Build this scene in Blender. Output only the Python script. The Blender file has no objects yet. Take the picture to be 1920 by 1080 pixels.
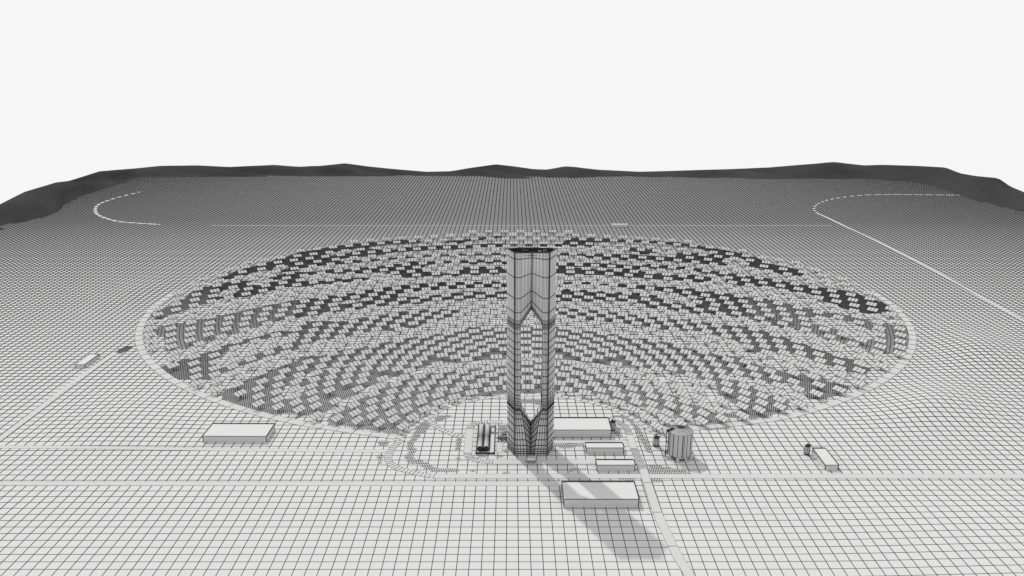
import bpy, bmesh, math, random
from mathutils import Vector
PATCH = [('+', [(-543, 1415), (-529, 1452), (-515, 1487), (-499, 1511), (-480, 1542), (-470, 1571), (-451, 1600), (-440, 1608), (-406, 1474), (-439, 1458), (-468, 1477), (-477, 1474), (-489, 1458), (-500, 1439), (-510, 1421), (-529, 1409)]), ('-', [(-458, 1484), (-459, 1504), (-441, 1514), (-424, 1497), (-443, 1474), (-451, 1464)]), ('+', [(-457, 1589), (-439, 1624), (-423, 1635), (-401, 1659), (-375, 1680), (-343, 1697), (-315, 1709), (-278, 1722), (-246, 1735), (-211, 1734), (-195, 1714), (-209, 1701), (-258, 1694), (-297, 1676), (-306, 1659), (-293, 1647), (-251, 1643), (-225, 1663), (-195, 1676), (-115, 1686), (-113, 1651), (-154, 1647), (-190, 1635), (-244, 1620), (-276, 1593), (-328, 1576), (-350, 1561), (-340, 1545), (-288, 1556), (-255, 1573), (-202, 1582), (-186, 1595), (-117, 1600), (-116, 1589), (-166, 1582), (-227, 1563), (-278, 1545), (-328, 1524), (-367, 1511), (-398, 1494), (-427, 1477)]), ('-', [(-385, 1604), (-373, 1620), (-342, 1647), (-327, 1651), (-325, 1631), (-343, 1608), (-371, 1593)]), ('+', [(-572, 1202), (-568, 1222), (-559, 1258), (-552, 1293), (-555, 1332), (-544, 1361), (-528, 1379), (-507, 1400), (-483, 1403), (-469, 1397), (-464, 1376), (-449, 1371), (-435, 1397), (-410, 1406), (-442, 1412), (-452, 1424), (-435, 1445), (-405, 1468), (-380, 1371), (-392, 1368), (-409, 1351), (-432, 1324), (-455, 1300), (-484, 1295), (-500, 1282), (-509, 1263), (-522, 1239), (-529, 1220), (-541, 1197), (-547, 1185), (-557, 1186)]), ('c', [(-572, 1202), (-568, 1222), (-559, 1258), (-552, 1293), (-555, 1332), (-544, 1361), (-532, 1371), (-504, 1268), (-522, 1239), (-529, 1220), (-541, 1197), (-547, 1185), (-557, 1186)]), ('-', [(-511, 1313), (-508, 1329), (-496, 1354), (-485, 1362), (-476, 1346), (-479, 1316), (-494, 1303)]), ('+', [(-422, 1458), (-401, 1461), (-367, 1471), (-344, 1484), (-318, 1484), (-295, 1497), (-262, 1504), (-246, 1514), (-222, 1524), (-203, 1542), (-180, 1545), (-106, 1549), (-105, 1531), (-143, 1528), (-167, 1514), (-174, 1491), (-169, 1471), (-137, 1458), (-100, 1452), (-99, 1436), (-151, 1430), (-207, 1424), (-223, 1449), (-242, 1461), (-263, 1458), (-304, 1455), (-346, 1455), (-377, 1445), (-391, 1421), (-379, 1406), (-348, 1403), (-329, 1415), (-302, 1424), (-281, 1421), (-260, 1421), (-270, 1406), (-293, 1397), (-323, 1388), (-347, 1374), (-381, 1362), (-397, 1362)]), ('+', [(-150, 1711), (-141, 1728), (-115, 1734), (-85, 1752), (-62, 1762), (-31, 1773), (-12, 1777), (-12, 1764), (-49, 1752), (-67, 1734), (-91, 1728), (-116, 1697), (-128, 1701)]), ('+', [(-115, 1678), (-90, 1687), (-60, 1697), (-12, 1707), (-11, 1666), (-74, 1664), (-98, 1652), (-124, 1640), (-132, 1652)]), ('+', [(-110, 1606), (-71, 1606), (-43, 1609), (-14, 1615), (-11, 1589), (-42, 1594), (-70, 1589), (-109, 1589)]), ('+', [(-106, 1551), (-69, 1557), (-27, 1551), (-11, 1557), (-10, 1521), (-27, 1529), (-54, 1529), (-87, 1519), (-104, 1529)]), ('+', [(-103, 1495), (-80, 1500), (-47, 1500), (-21, 1500), (-10, 1472), (-10, 1452), (-52, 1447), (-83, 1444), (-99, 1442)]), ('+', [(-96, 1395), (-62, 1397), (-37, 1399), (-10, 1390), (-9, 1359), (-36, 1357), (-73, 1354), (-94, 1350)]), ('+', [(-92, 1331), (-60, 1333), (-36, 1331), (-9, 1339), (-9, 1292), (-35, 1288), (-70, 1292), (-89, 1280)]), ('+', [(-317, 1308), (-292, 1313), (-276, 1327), (-256, 1335), (-252, 1346), (-230, 1357), (-208, 1368), (-163, 1385), (-97, 1397), (-94, 1351), (-143, 1343), (-173, 1335), (-187, 1321), (-195, 1305), (-154, 1303), (-92, 1329), (-89, 1282), (-122, 1280), (-150, 1265), (-178, 1258), (-207, 1253), (-228, 1246), (-261, 1229), (-293, 1215), (-311, 1202), (-330, 1191), (-348, 1180), (-374, 1277), (-361, 1285), (-333, 1295)]), ('-', [(-304, 1258), (-284, 1275), (-250, 1290), (-247, 1280), (-268, 1268), (-295, 1255)]), ('+', [(-320, 1142), (-295, 1163), (-263, 1169), (-239, 1189), (-212, 1195), (-194, 1215), (-167, 1225), (-118, 1234), (-86, 1234), (-84, 1206), (-113, 1180), (-132, 1159), (-164, 1146), (-175, 1130), (-317, 1130)]), ('+', [(-327, 1164), (-295, 1175), (-133, 1180), (-138, 1148), (-171, 1141), (-192, 1136), (-218, 1123), (-235, 1108), (-245, 1097), (-268, 1089), (-302, 1067)]), ('c', [(-533, 1130), (-533, 1154), (-516, 1159), (-496, 1171), (-470, 1197), (-442, 1215), (-421, 1239), (-398, 1258), (-360, 1282), (-340, 1215), (-360, 1176), (-387, 1142), (-410, 1118), (-427, 1091), (-438, 1069), (-466, 1062), (-492, 1069), (-510, 1107), (-519, 1107)]), ('c', [(-536, 1130), (-514, 1107), (-503, 1095), (-488, 1069), (-491, 1058), (-483, 1044), (-465, 1039), (-454, 1055), (-443, 1073), (-429, 1088), (-411, 1110), (-398, 1130)]), ('+', [(-466, 981), (-453, 1004), (-443, 1014), (-431, 1024), (-413, 1058), (-396, 1084), (-380, 1095), (-366, 1110), (-345, 1130), (-302, 1130), (-300, 1118), (-325, 1107), (-361, 1095), (-385, 1069), (-396, 1048), (-396, 1027), (-398, 1011), (-402, 995), (-386, 982), (-371, 992), (-357, 1021), (-350, 1038), (-331, 1058), (-314, 1088), (-295, 1099), (-285, 1058), (-309, 1044), (-328, 1024), (-341, 1008), (-359, 988), (-370, 970), (-377, 958), (-384, 945), (-405, 942), (-429, 945), (-448, 958)]), ('+', [(-352, 896), (-353, 912), (-343, 923), (-337, 940), (-322, 964), (-306, 988), (-292, 1004), (-273, 1011), (-256, 940), (-273, 929), (-281, 921), (-282, 904), (-272, 886), (-254, 878), (-241, 878), (-232, 839), (-255, 841), (-276, 844), (-299, 851), (-324, 866), (-344, 881)]), ('+', [(-291, 1023), (-262, 1027), (-236, 1049), (-207, 1062), (-186, 1080), (-149, 1099), (-117, 1108), (-86, 1128), (-54, 1148), (-8, 1143), (-7, 900), (-43, 892), (-69, 887), (-88, 871), (-99, 847), (-110, 832), (-114, 815), (-120, 799), (-129, 793), (-148, 799), (-175, 808), (-201, 815), (-209, 826), (-209, 841), (-225, 839), (-243, 836)]), ('-', [(-8, 1015), (-48, 1007), (-77, 1003), (-106, 991), (-120, 983), (-139, 971), (-146, 956), (-160, 942), (-170, 931), (-179, 917), (-191, 894), (-202, 881), (-206, 865), (-212, 850), (-223, 835), (-209, 832), (-199, 856), (-187, 874), (-169, 907), (-153, 928), (-131, 956), (-96, 964), (-61, 975), (-7, 991)]), ('-', [(-270, 942), (-258, 949), (-248, 968), (-223, 987), (-196, 999), (-180, 1011), (-184, 1019), (-203, 1007), (-225, 995), (-250, 975), (-266, 960), (-273, 953)]), ('-', [(-265, 921), (-258, 921), (-253, 907), (-256, 887)]), ('+', [(-8, 1150), (69, 1150), (62, 1025), (-7, 1025)]), ('+', [(-7, 1011), (61, 1011), (55, 903), (-6, 900)]), ('+', [(114, 1716), (131, 1755), (185, 1755), (228, 1742), (257, 1735), (307, 1726), (328, 1719), (373, 1709), (364, 1667), (345, 1684), (324, 1697), (289, 1709), (253, 1716), (181, 1713), (176, 1672), (108, 1670), (91, 1675), (-9, 1681), (-9, 1697), (92, 1693)]), ('+', [(235, 1659), (241, 1662), (274, 1656), (306, 1635), (301, 1615), (280, 1600), (266, 1603), (249, 1624), (238, 1647)]), ('+', [(87, 1589), (102, 1612), (143, 1606), (157, 1606), (205, 1606), (246, 1603), (291, 1589), (334, 1586), (343, 1612), (354, 1615), (337, 1535), (297, 1545), (251, 1551), (219, 1556), (179, 1559), (154, 1573), (142, 1589)]), ('+', [(84, 1535), (137, 1536), (189, 1532), (239, 1514), (278, 1509), (328, 1489), (321, 1479), (287, 1489), (261, 1489), (237, 1479), (251, 1464), (274, 1450), (318, 1441), (311, 1404), (285, 1409), (251, 1422), (214, 1427), (167, 1441), (80, 1445)]), ('-', [(118, 1496), (135, 1506), (185, 1494), (217, 1489), (207, 1481), (159, 1486), (134, 1494)]), ('+', [(89, 1391), (113, 1395), (144, 1391), (160, 1382), (194, 1384), (218, 1369), (242, 1369), (287, 1357), (299, 1348), (294, 1324), (270, 1328), (238, 1348), (193, 1361), (166, 1376), (106, 1382), (88, 1378)]), ('+', [(74, 1324), (92, 1350), (121, 1344), (150, 1336), (178, 1328), (201, 1330), (229, 1324), (249, 1308), (241, 1293), (285, 1277), (71, 1277)]), ('+', [(235, 1280), (281, 1261), (307, 1255), (325, 1293), (432, 1293), (399, 1186), (371, 1192), (339, 1203), (299, 1220), (259, 1240), (225, 1255), (183, 1280), (71, 1274), (72, 1293)]), ('+', [(70, 1249), (105, 1237), (140, 1226), (174, 1214), (199, 1203), (231, 1186), (264, 1176), (320, 1160), (351, 1149), (380, 1124), (370, 1090), (349, 1086), (326, 1090), (308, 1114), (279, 1129), (246, 1129), (214, 1139), (168, 1165), (118, 1176), (67, 1203)]), ('+', [(64, 1139), (113, 1129), (160, 1105), (198, 1090), (228, 1077), (253, 1050), (288, 1032), (314, 1016), (328, 988), (334, 972), (325, 943), (308, 943), (297, 953), (286, 968), (264, 939), (286, 939), (305, 911), (312, 901), (290, 830), (193, 830), (172, 853), (142, 866), (118, 885), (93, 901), (52, 908)]), ('-', [(74, 992), (123, 992), (167, 984), (203, 972), (238, 946), (257, 932), (250, 898), (267, 872), (269, 853), (240, 841), (224, 853), (204, 885), (182, 908), (151, 932), (119, 953), (85, 984)]), ('-', [(58, 1016), (80, 1010), (123, 992), (101, 992), (57, 1004)]), ('+', [(259, 1731), (290, 1727), (327, 1714), (364, 1705), (398, 1684), (429, 1659), (466, 1620), (485, 1589), (483, 1553), (510, 1524), (536, 1497), (550, 1477), (537, 1442), (512, 1452), (495, 1477), (474, 1491), (455, 1514), (467, 1545), (462, 1574), (432, 1574), (419, 1545), (420, 1514), (386, 1518), (338, 1538), (304, 1545), (237, 1574), (240, 1593), (333, 1585), (343, 1616), (372, 1616), (401, 1597), (415, 1608), (412, 1627), (391, 1659), (356, 1680), (313, 1701), (257, 1714)]), ('+', [(250, 1518), (279, 1521), (306, 1511), (347, 1497), (377, 1477), (405, 1458), (427, 1445), (461, 1421), (488, 1403), (516, 1379), (500, 1335), (473, 1357), (445, 1368), (406, 1368), (386, 1397), (397, 1427), (362, 1452), (343, 1477), (311, 1491), (271, 1504)]), ('+', [(224, 1477), (255, 1458), (302, 1445), (343, 1442), (365, 1427), (367, 1409), (340, 1391), (310, 1403), (271, 1409), (232, 1421), (219, 1445)]), ('+', [(209, 1374), (241, 1371), (294, 1362), (315, 1351), (343, 1335), (371, 1324), (396, 1303), (421, 1288), (452, 1268), (462, 1225), (430, 1130), (416, 1138), (396, 1159), (375, 1180), (352, 1197), (320, 1206), (286, 1215), (261, 1229), (226, 1239), (195, 1272), (204, 1335), (236, 1308), (263, 1277), (294, 1253), (313, 1263), (301, 1282), (295, 1298), (324, 1298), (291, 1308), (266, 1335), (206, 1351)]), ('+', [(186, 1206), (226, 1193), (259, 1184), (290, 1171), (322, 1159), (341, 1154), (364, 1142), (361, 1130), (294, 1130), (257, 1142), (218, 1146), (180, 1163)]), ('+', [(478, 1585), (492, 1582), (507, 1531), (531, 1497), (546, 1468), (546, 1449), (535, 1436), (505, 1445), (484, 1484), (471, 1511), (465, 1538)]), ('+', [(435, 1433), (463, 1427), (504, 1391), (541, 1362), (568, 1351), (591, 1329), (605, 1298), (617, 1268), (618, 1234), (587, 1215), (564, 1211), (537, 1234), (534, 1263), (518, 1277), (522, 1298), (510, 1319), (485, 1335), (463, 1362), (418, 1371)]), ('c', [(396, 1293), (424, 1288), (449, 1272), (470, 1248), (498, 1225), (509, 1197), (465, 1193), (461, 1163), (486, 1138), (490, 1099), (503, 1084), (527, 1095), (550, 1118), (568, 1163), (587, 1154), (597, 1146), (582, 1107), (563, 1069), (542, 1044), (505, 1044), (483, 1066), (463, 1080), (451, 1099), (439, 1118), (422, 1146), (403, 1171), (367, 1189)]), ('c', [(480, 1234), (501, 1220), (526, 1206), (552, 1184), (554, 1163), (538, 1134), (530, 1142), (524, 1167), (500, 1193), (470, 1197)]), ('+', [(354, 1142), (372, 1114), (398, 1095), (419, 1062), (424, 1041), (325, 1041)]), ('+', [(295, 1169), (333, 1148), (361, 1128), (389, 1113), (405, 1089), (426, 1058), (445, 1027), (464, 1007), (459, 987), (475, 983), (455, 960), (437, 968), (422, 987), (403, 1015), (387, 1036), (354, 1053), (323, 1080), (286, 1128)]), ('+', [(266, 1040), (287, 1032), (313, 1015), (328, 991), (351, 971), (376, 960), (397, 938), (422, 921), (403, 900), (376, 884), (354, 884), (360, 914), (346, 935), (329, 924), (311, 935), (300, 968), (280, 975), (255, 995)]), ('+', [(258, 935), (285, 942), (300, 921), (313, 894), (330, 878), (320, 856), (296, 838), (269, 826), (266, 847), (261, 874), (251, 900)]), ('+', [(219, 838), (231, 832), (247, 821), (240, 807), (219, 803), (213, 810)]), ('c', [(494, 1053), (533, 1080), (569, 1080), (541, 1036), (516, 1032), (492, 1036)]), ('+', [(-112, 764), (-108, 786), (-106, 805), (-98, 825), (-90, 812), (-99, 790), (-103, 776), (-105, 765), (-100, 756), (-102, 740), (-94, 733), (-86, 729), (-75, 715), (-58, 716), (-51, 709), (-56, 708), (-75, 708), (-87, 715), (-97, 727), (-102, 724), (-111, 740), (-107, 752)]), ('+', [(-88, 834), (-81, 838), (-69, 838), (-75, 828), (-83, 821), (-87, 825)]), ('+', [(-144, 776), (-131, 775), (-132, 762), (-140, 763)]), ('+', [(-139, 740), (-136, 746), (-132, 740), (-133, 724)]), ('+', [(-57, 788), (-54, 780), (-55, 752), (-59, 752), (-59, 776)]), ('+', [(-58, 738), (-53, 740), (-52, 733)]), ('+', [(-15, 813), (-4, 813), (-4, 784), (-13, 784)]), ('+', [(-10, 756), (-4, 758), (-4, 748), (-7, 748)]), ('+', [(-43, 713), (-32, 713), (-40, 709)]), ('+', [(-35, 743), (-24, 743), (-26, 740), (-34, 740)]), ('+', [(-16, 743), (-9, 743), (-10, 740), (-15, 740)]), ('+', [(-11, 711), (2, 711), (-4, 707), (-9, 708)]), ('+', [(44, 767), (62, 772), (76, 767), (61, 759), (49, 760)]), ('+', [(114, 837), (127, 837), (136, 825), (142, 801), (145, 760), (145, 747), (140, 749), (138, 772), (136, 797), (132, 823), (124, 832)]), ('+', [(110, 784), (119, 786), (119, 807), (114, 810)]), ('+', [(137, 724), (144, 724), (164, 715), (176, 709), (175, 706), (136, 706)]), ('+', [(58, 716), (75, 718), (76, 713), (58, 711)]), ('+', [(104, 696), (119, 696), (118, 690), (105, 692)]), ('+', [(136, 696), (146, 696), (144, 690), (136, 690)]), ('+', [(119, 777), (126, 780), (125, 772), (119, 772)]), ('+', [(-549, 1035), (-550, 1051), (-545, 1062), (-534, 1064), (-535, 1047), (-540, 1035)]), ('+', [(10, 881), (36, 881), (36, 863), (25, 872), (10, 873)])]
HILLS = [(-1196, 1720, -1290, 1870, 18.5), (-1195, 1734, -1290, 1886, 20.2), (-1195, 1749, -1290, 1903, 22.0), (-1195, 1763, -1290, 1920, 23.9), (-1194, 1778, -1290, 1938, 25.8), (-1194, 1794, -1290, 1955, 27.7), (-1194, 1809, -1290, 1973, 29.6), (-1193, 1825, -1290, 1992, 31.6), (-1191, 1839, -1290, 2010, 33.8), (-1189, 1852, -1290, 2029, 36.1), (-1187, 1865, -1290, 2049, 38.5), (-1184, 1878, -1290, 2068, 40.9), (-1182, 1892, -1290, 2089, 43.3), (-1179, 1905, -1290, 2109, 45.4), (-1177, 1919, -1290, 2129, 45.6), (-1175, 1936, -1290, 2149, 45.8), (-1176, 1956, -1290, 2170, 45.9), (-1177, 1977, -1290, 2191, 46.1), (-1178, 1998, -1290, 2213, 46.3), (-1179, 2020, -1290, 2235, 46.5), (-1180, 2042, -1290, 2258, 46.7), (-1193, 2088, -1290, 2280, 45.0), (-1220, 2159, -1290, 2303, 43.0), (-1226, 2193, -1290, 2326, 41.0), (-1232, 2227, -1290, 2350, 40.9), (-1238, 2262, -1290, 2375, 41.3), (-1241, 2293, -1290, 2400, 41.6), (-1241, 2317, -1290, 2426, 42.0), (-1241, 2342, -1290, 2452, 42.4), (-1240, 2367, -1290, 2479, 42.8), (-1240, 2393, -1290, 2507, 43.2), (-1240, 2420, -1290, 2534, 40.8), (-1240, 2448, -1290, 2561, 38.0), (-1241, 2477, -1290, 2590, 35.1), (-1241, 2506, -1290, 2619, 32.2), (-1241, 2534, -1290, 2648, 29.2), (-1237, 2556, -1290, 2679, 26.2), (-1233, 2578, -1290, 2710, 23.1), (-1229, 2601, -1290, 2741, 19.9), (-1225, 2624, -1284, 2760, 18.9), (-1215, 2634, -1268, 2760, 20.4), (-1204, 2640, -1253, 2760, 21.9), (-1192, 2646, -1238, 2760, 23.4), (-1180, 2652, -1223, 2760, 24.9), (-1168, 2658, -1207, 2760, 26.3), (-1156, 2664, -1192, 2760, 26.5), (-1142, 2666, -1177, 2760, 26.7), (-1128, 2667, -1162, 2760, 26.9), (-1114, 2668, -1147, 2760, 27.1), (-1100, 2669, -1132, 2760, 27.3), (-1085, 2671, -1117, 2760, 27.5), (-1071, 2672, -1102, 2760, 27.8), (-1057, 2673, -1087, 2760, 28.0), (-1043, 2674, -1072, 2760, 27.6), (-1029, 2675, -1057, 2760, 26.9), (-1014, 2676, -1042, 2760, 26.1), (-1000, 2677, -1027, 2760, 25.4), (-986, 2678, -1012, 2760, 24.6), (-971, 2678, -997, 2760, 23.9), (-957, 2679, -982, 2760, 23.1), (-942, 2679, -967, 2760, 22.7), (-928, 2680, -952, 2760, 23.5), (-914, 2680, -937, 2760, 24.2), (-899, 2681, -922, 2760, 24.9), (-885, 2681, -907, 2760, 25.6), (-870, 2682, -892, 2760, 26.3), (-856, 2682, -877, 2760, 27.0), (-841, 2683, -862, 2760, 27.7), (-827, 2683, -847, 2760, 28.4), (-812, 2684, -832, 2760, 29.1), (-797, 2684, -817, 2760, 29.8), (-783, 2685, -802, 2760, 28.7), (-768, 2685, -787, 2760, 27.4), (-754, 2686, -772, 2760, 26.1), (-739, 2686, -757, 2760, 24.7), (-725, 2687, -742, 2760, 23.4), (-710, 2687, -727, 2760, 22.9), (-696, 2688, -712, 2760, 23.6), (-681, 2688, -697, 2760, 24.4), (-667, 2689, -682, 2760, 25.1), (-652, 2689, -667, 2760, 25.9), (-637, 2689, -652, 2760, 27.0), (-623, 2689, -637, 2760, 28.6), (-608, 2689, -621, 2760, 30.2), (-593, 2689, -606, 2760, 31.8), (-579, 2689, -591, 2760, 33.4), (-564, 2689, -576, 2760, 35.0), (-549, 2689, -561, 2760, 33.7), (-535, 2689, -546, 2760, 31.6), (-520, 2689, -531, 2760, 29.6), (-505, 2689, -516, 2760, 27.5), (-490, 2689, -502, 2760, 25.4), (-476, 2689, -487, 2760, 23.6), (-461, 2689, -472, 2760, 22.1), (-446, 2689, -457, 2760, 20.6), (-432, 2689, -442, 2760, 19.1), (-417, 2689, -427, 2760, 17.6), (-402, 2689, -412, 2760, 16.1), (-388, 2689, -397, 2760, 14.7), (-373, 2689, -382, 2760, 13.5), (-358, 2689, -367, 2760, 12.2), (-344, 2689, -352, 2760, 11.0), (-329, 2689, -337, 2760, 9.7), (-314, 2689, -322, 2760, 8.4), (-300, 2689, -307, 2760, 7.2), (-285, 2689, -292, 2760, 6.1), (-270, 2689, -277, 2760, 6.5), (-255, 2689, -262, 2760, 6.8), (-241, 2689, -247, 2760, 7.1), (-226, 2689, -232, 2760, 7.5), (-211, 2689, -217, 2760, 7.8), (-197, 2689, -201, 2760, 9.6), (-182, 2689, -186, 2760, 12.1), (-167, 2689, -171, 2760, 14.7), (-153, 2689, -156, 2760, 17.3), (-138, 2689, -141, 2760, 19.7), (-123, 2689, -126, 2760, 21.8), (-109, 2689, -111, 2760, 23.9), (-94, 2682, -96, 2760, 26.0), (-79, 2674, -81, 2760, 28.1), (-64, 2666, -66, 2760, 30.2), (-49, 2658, -51, 2760, 31.3), (-35, 2651, -36, 2760, 29.5), (-20, 2643, -21, 2760, 27.8), (-6, 2642, -6, 2760, 26.1), (9, 2642, 9, 2760, 24.4), (23, 2642, 24, 2760, 22.3), (38, 2642, 39, 2760, 20.1), (52, 2642, 54, 2760, 18.0), (67, 2642, 69, 2760, 15.8), (81, 2642, 84, 2760, 14.8), (95, 2642, 99, 2760, 14.2), (110, 2642, 114, 2760, 13.6), (124, 2642, 129, 2760, 15.2), (139, 2642, 144, 2760, 17.8), (153, 2642, 159, 2760, 20.3), (168, 2643, 174, 2760, 22.9), (182, 2646, 189, 2760, 23.9), (197, 2649, 204, 2760, 22.7), (212, 2652, 220, 2760, 21.5), (227, 2655, 235, 2760, 20.1), (241, 2658, 250, 2760, 18.4), (256, 2661, 265, 2760, 16.7), (271, 2664, 280, 2760, 15.0), (286, 2667, 295, 2760, 13.4), (301, 2670, 310, 2760, 12.6), (316, 2673, 325, 2760, 11.9), (331, 2676, 340, 2760, 11.1), (346, 2679, 355, 2760, 10.3), (361, 2682, 370, 2760, 9.6), (376, 2686, 385, 2760, 8.8), (391, 2689, 400, 2760, 8.1), (405, 2687, 415, 2760, 7.3), (419, 2684, 431, 2760, 6.6), (434, 2681, 446, 2760, 6.2), (448, 2678, 461, 2760, 6.7), (462, 2675, 476, 2760, 7.1), (476, 2672, 491, 2760, 7.5), (490, 2669, 506, 2760, 8.0), (504, 2666, 521, 2760, 8.4), (518, 2663, 536, 2760, 8.8), (532, 2660, 551, 2760, 9.2), (546, 2657, 566, 2760, 9.7), (560, 2655, 581, 2760, 10.2), (574, 2652, 596, 2760, 10.7), (588, 2651, 611, 2760, 11.2), (602, 2649, 626, 2760, 11.7), (617, 2648, 641, 2760, 12.1), (631, 2646, 656, 2760, 12.5), (645, 2644, 671, 2760, 12.9), (659, 2643, 686, 2760, 13.4), (673, 2641, 701, 2760, 13.8), (687, 2639, 716, 2760, 14.2), (701, 2638, 731, 2760, 14.7), (715, 2636, 746, 2760, 15.1), (729, 2635, 761, 2760, 15.7), (743, 2633, 776, 2760, 16.3), (757, 2631, 791, 2760, 16.9), (771, 2630, 806, 2760, 17.6), (785, 2630, 821, 2760, 18.2), (800, 2630, 836, 2760, 18.9), (814, 2630, 851, 2760, 19.5), (828, 2630, 866, 2760, 20.2), (843, 2630, 881, 2760, 20.8), (857, 2630, 896, 2760, 22.1), (871, 2630, 911, 2760, 23.3), (886, 2630, 926, 2760, 24.6), (900, 2630, 940, 2760, 25.8), (915, 2630, 955, 2760, 27.1), (929, 2630, 970, 2760, 28.3), (943, 2630, 985, 2760, 29.6), (958, 2630, 1000, 2760, 30.8), (972, 2630, 1015, 2760, 31.9), (987, 2630, 1030, 2760, 33.1), (1001, 2630, 1045, 2760, 34.2), (1015, 2630, 1060, 2760, 35.4), (1030, 2630, 1074, 2760, 36.5), (1044, 2630, 1089, 2760, 37.7), (1058, 2629, 1104, 2760, 38.8), (1071, 2626, 1119, 2760, 37.7), (1085, 2623, 1135, 2760, 36.0), (1098, 2620, 1150, 2760, 34.4), (1111, 2618, 1165, 2760, 32.8), (1124, 2615, 1180, 2760, 31.1), (1137, 2612, 1195, 2760, 29.5), (1151, 2610, 1211, 2760, 28.1), (1164, 2607, 1225, 2760, 28.5), (1177, 2604, 1240, 2760, 29.0), (1190, 2602, 1255, 2760, 29.4), (1203, 2599, 1270, 2760, 29.8), (1216, 2596, 1285, 2760, 29.5), (1229, 2594, 1300, 2760, 29.0), (1242, 2591, 1316, 2760, 28.6), (1255, 2588, 1331, 2760, 28.1), (1268, 2586, 1346, 2760, 27.6), (1278, 2577, 1361, 2760, 27.2), (1283, 2559, 1376, 2760, 26.7), (1289, 2541, 1391, 2760, 26.3), (1294, 2523, 1400, 2748, 27.1), (1299, 2506, 1400, 2719, 30.2), (1304, 2489, 1400, 2690, 33.2), (1309, 2471, 1400, 2662, 36.2), (1314, 2454, 1400, 2634, 39.1), (1311, 2423, 1400, 2608, 42.0), (1309, 2393, 1400, 2580, 42.6), (1306, 2363, 1400, 2553, 40.7), (1304, 2334, 1400, 2527, 38.8), (1302, 2307, 1400, 2500, 37.5), (1301, 2283, 1400, 2476, 38.8), (1301, 2259, 1400, 2451, 40.1), (1301, 2236, 1400, 2428, 41.3), (1300, 2213, 1400, 2404, 43.0), (1300, 2191, 1400, 2382, 45.1), (1299, 2169, 1400, 2359, 47.2), (1299, 2147, 1400, 2338, 49.2), (1299, 2126, 1400, 2316, 51.2), (1302, 2112, 1400, 2294, 50.3), (1308, 2102, 1400, 2271, 45.1), (1314, 2092, 1400, 2249, 40.0), (1319, 2082, 1400, 2228, 37.0), (1325, 2073, 1400, 2207, 35.5), (1331, 2063, 1400, 2187, 33.9), (1332, 2046, 1400, 2167, 31.9), (1329, 2024, 1400, 2147, 29.3), (1326, 2001, 1400, 2127, 26.7), (1324, 1980, 1400, 2108, 24.2), (1321, 1959, 1400, 2089, 21.8), (1319, 1938, 1400, 2070, 19.4), (1316, 1917, 1400, 2052, 17.0), (1314, 1897, 1400, 2034, 14.6)]
ROADS = {
'left_main': [(-513.1, 687.3), (-287.3, 687.3), (-82.0, 686.8), (49.2, 686.8)] ,
'right_main': [(-75.7, 701.0), (20.9, 701.0), (126.8, 701.0)] ,
'right_main2': [(134.1, 701.0), (281.8, 701.0), (521.8, 701.0)] ,
'upper_left': [(-561.5, 763.1), (-538.3, 761.9), (-345.8, 757.2), (-222.3, 754.2), (-125.9, 752.5)] ,
'ns': [(108.4, 827.1), (117.0, 823.7), (123.7, 814.9), (126.6, 801.7), (127.3, 790.1), (127.5, 759.5), (129.3, 727.6), (130.5, 714.6), (130.6, 688.8), (131.1, 633.0), (133.3, 603.8), (136.2, 571.7), (142.1, 538.4)] ,
'curve_outer': [(-118.7, 777.6), (-124.5, 761.9), (-126.9, 747.8), (-126.0, 734.2), (-120.6, 723.2), (-108.6, 713.5), (-94.6, 707.2), (-81.0, 702.0), (-75.7, 701.0)] ,
'curve_inner': [(-97.7, 839.6), (-93.2, 825.7), (-86.0, 812.2), (-74.8, 799.1), (-63.7, 790.1), (-53.0, 785.1)] ,
'inner_arc': [(-124.3, 776.4), (-119.5, 787.6), (-105.4, 816.2), (-93.1, 836.8), (-84.6, 851.0), (-67.3, 868.7), (-45.8, 880.8), (-19.3, 890.1), (6.4, 893.2), (32.3, 894.8), (51.6, 893.2), (70.5, 887.0), (94.8, 873.2), (110.6, 862.7), (124.4, 848.1), (137.1, 829.8), (144.7, 816.2), (152.2, 800.4), (157.4, 790.1)] ,
'diag': [(-548.8, 1039.0), (-551.3, 949.7), (-550.5, 870.2), (-549.5, 780.1), (-548.2, 725.4)] ,
'front': [(-18.9, 729.8), (21.6, 729.8), (75.6, 729.8), (128.6, 729.8)] ,
'rear': [(-19.1, 820.3), (-9.0, 820.3), (23.9, 820.3)] ,
'shed': [(43.2, 774.0), (79.6, 774.0), (122.6, 772.7)] ,
'tankloop': [(-10.0, 821.2), (-28.8, 821.8), (-37.6, 820.0), (-44.5, 813.7), (-46.2, 804.0), (-46.3, 788.5), (-45.9, 765.7), (-45.8, 749.3), (-44.6, 741.9), (-40.3, 735.6), (-31.6, 731.5), (-19.0, 730.0)] ,
'short': [(-6.3, 774.7), (-11.5, 771.3), (-13.3, 764.6), (-13.1, 749.3)] ,
'ne': [(792.8, 1125.3), (791.4, 1174.7), (805.9, 1589.2), (790.3, 2051.2), (802.1, 2103.2), (827.6, 2157.7), (864.8, 2210.8), (918.8, 2262.0), (1026.8, 2320.1), (1155.6, 2329.3), (1306.8, 2320.1)] ,
'nw': [(-1111.0, 2376.3), (-1133.4, 2266.4), (-1134.0, 2190.1), (-1114.5, 2118.5), (-1059.8, 2022.6), (-981.8, 1947.7), (-923.9, 1921.7), (-850.8, 1902.7)] ,
'far': [(-723.9, 1890.2), (-461.2, 1890.2), (51.2, 1890.2), (435.6, 1890.2), (768.7, 1890.2)] ,
'spur_a': [(252.8, 835.0), (259.3, 826.4), (262.9, 812.3)] ,
'spur_b': [(420.6, 949.1), (427.6, 938.2), (437.1, 924.1)] ,
}
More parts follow.
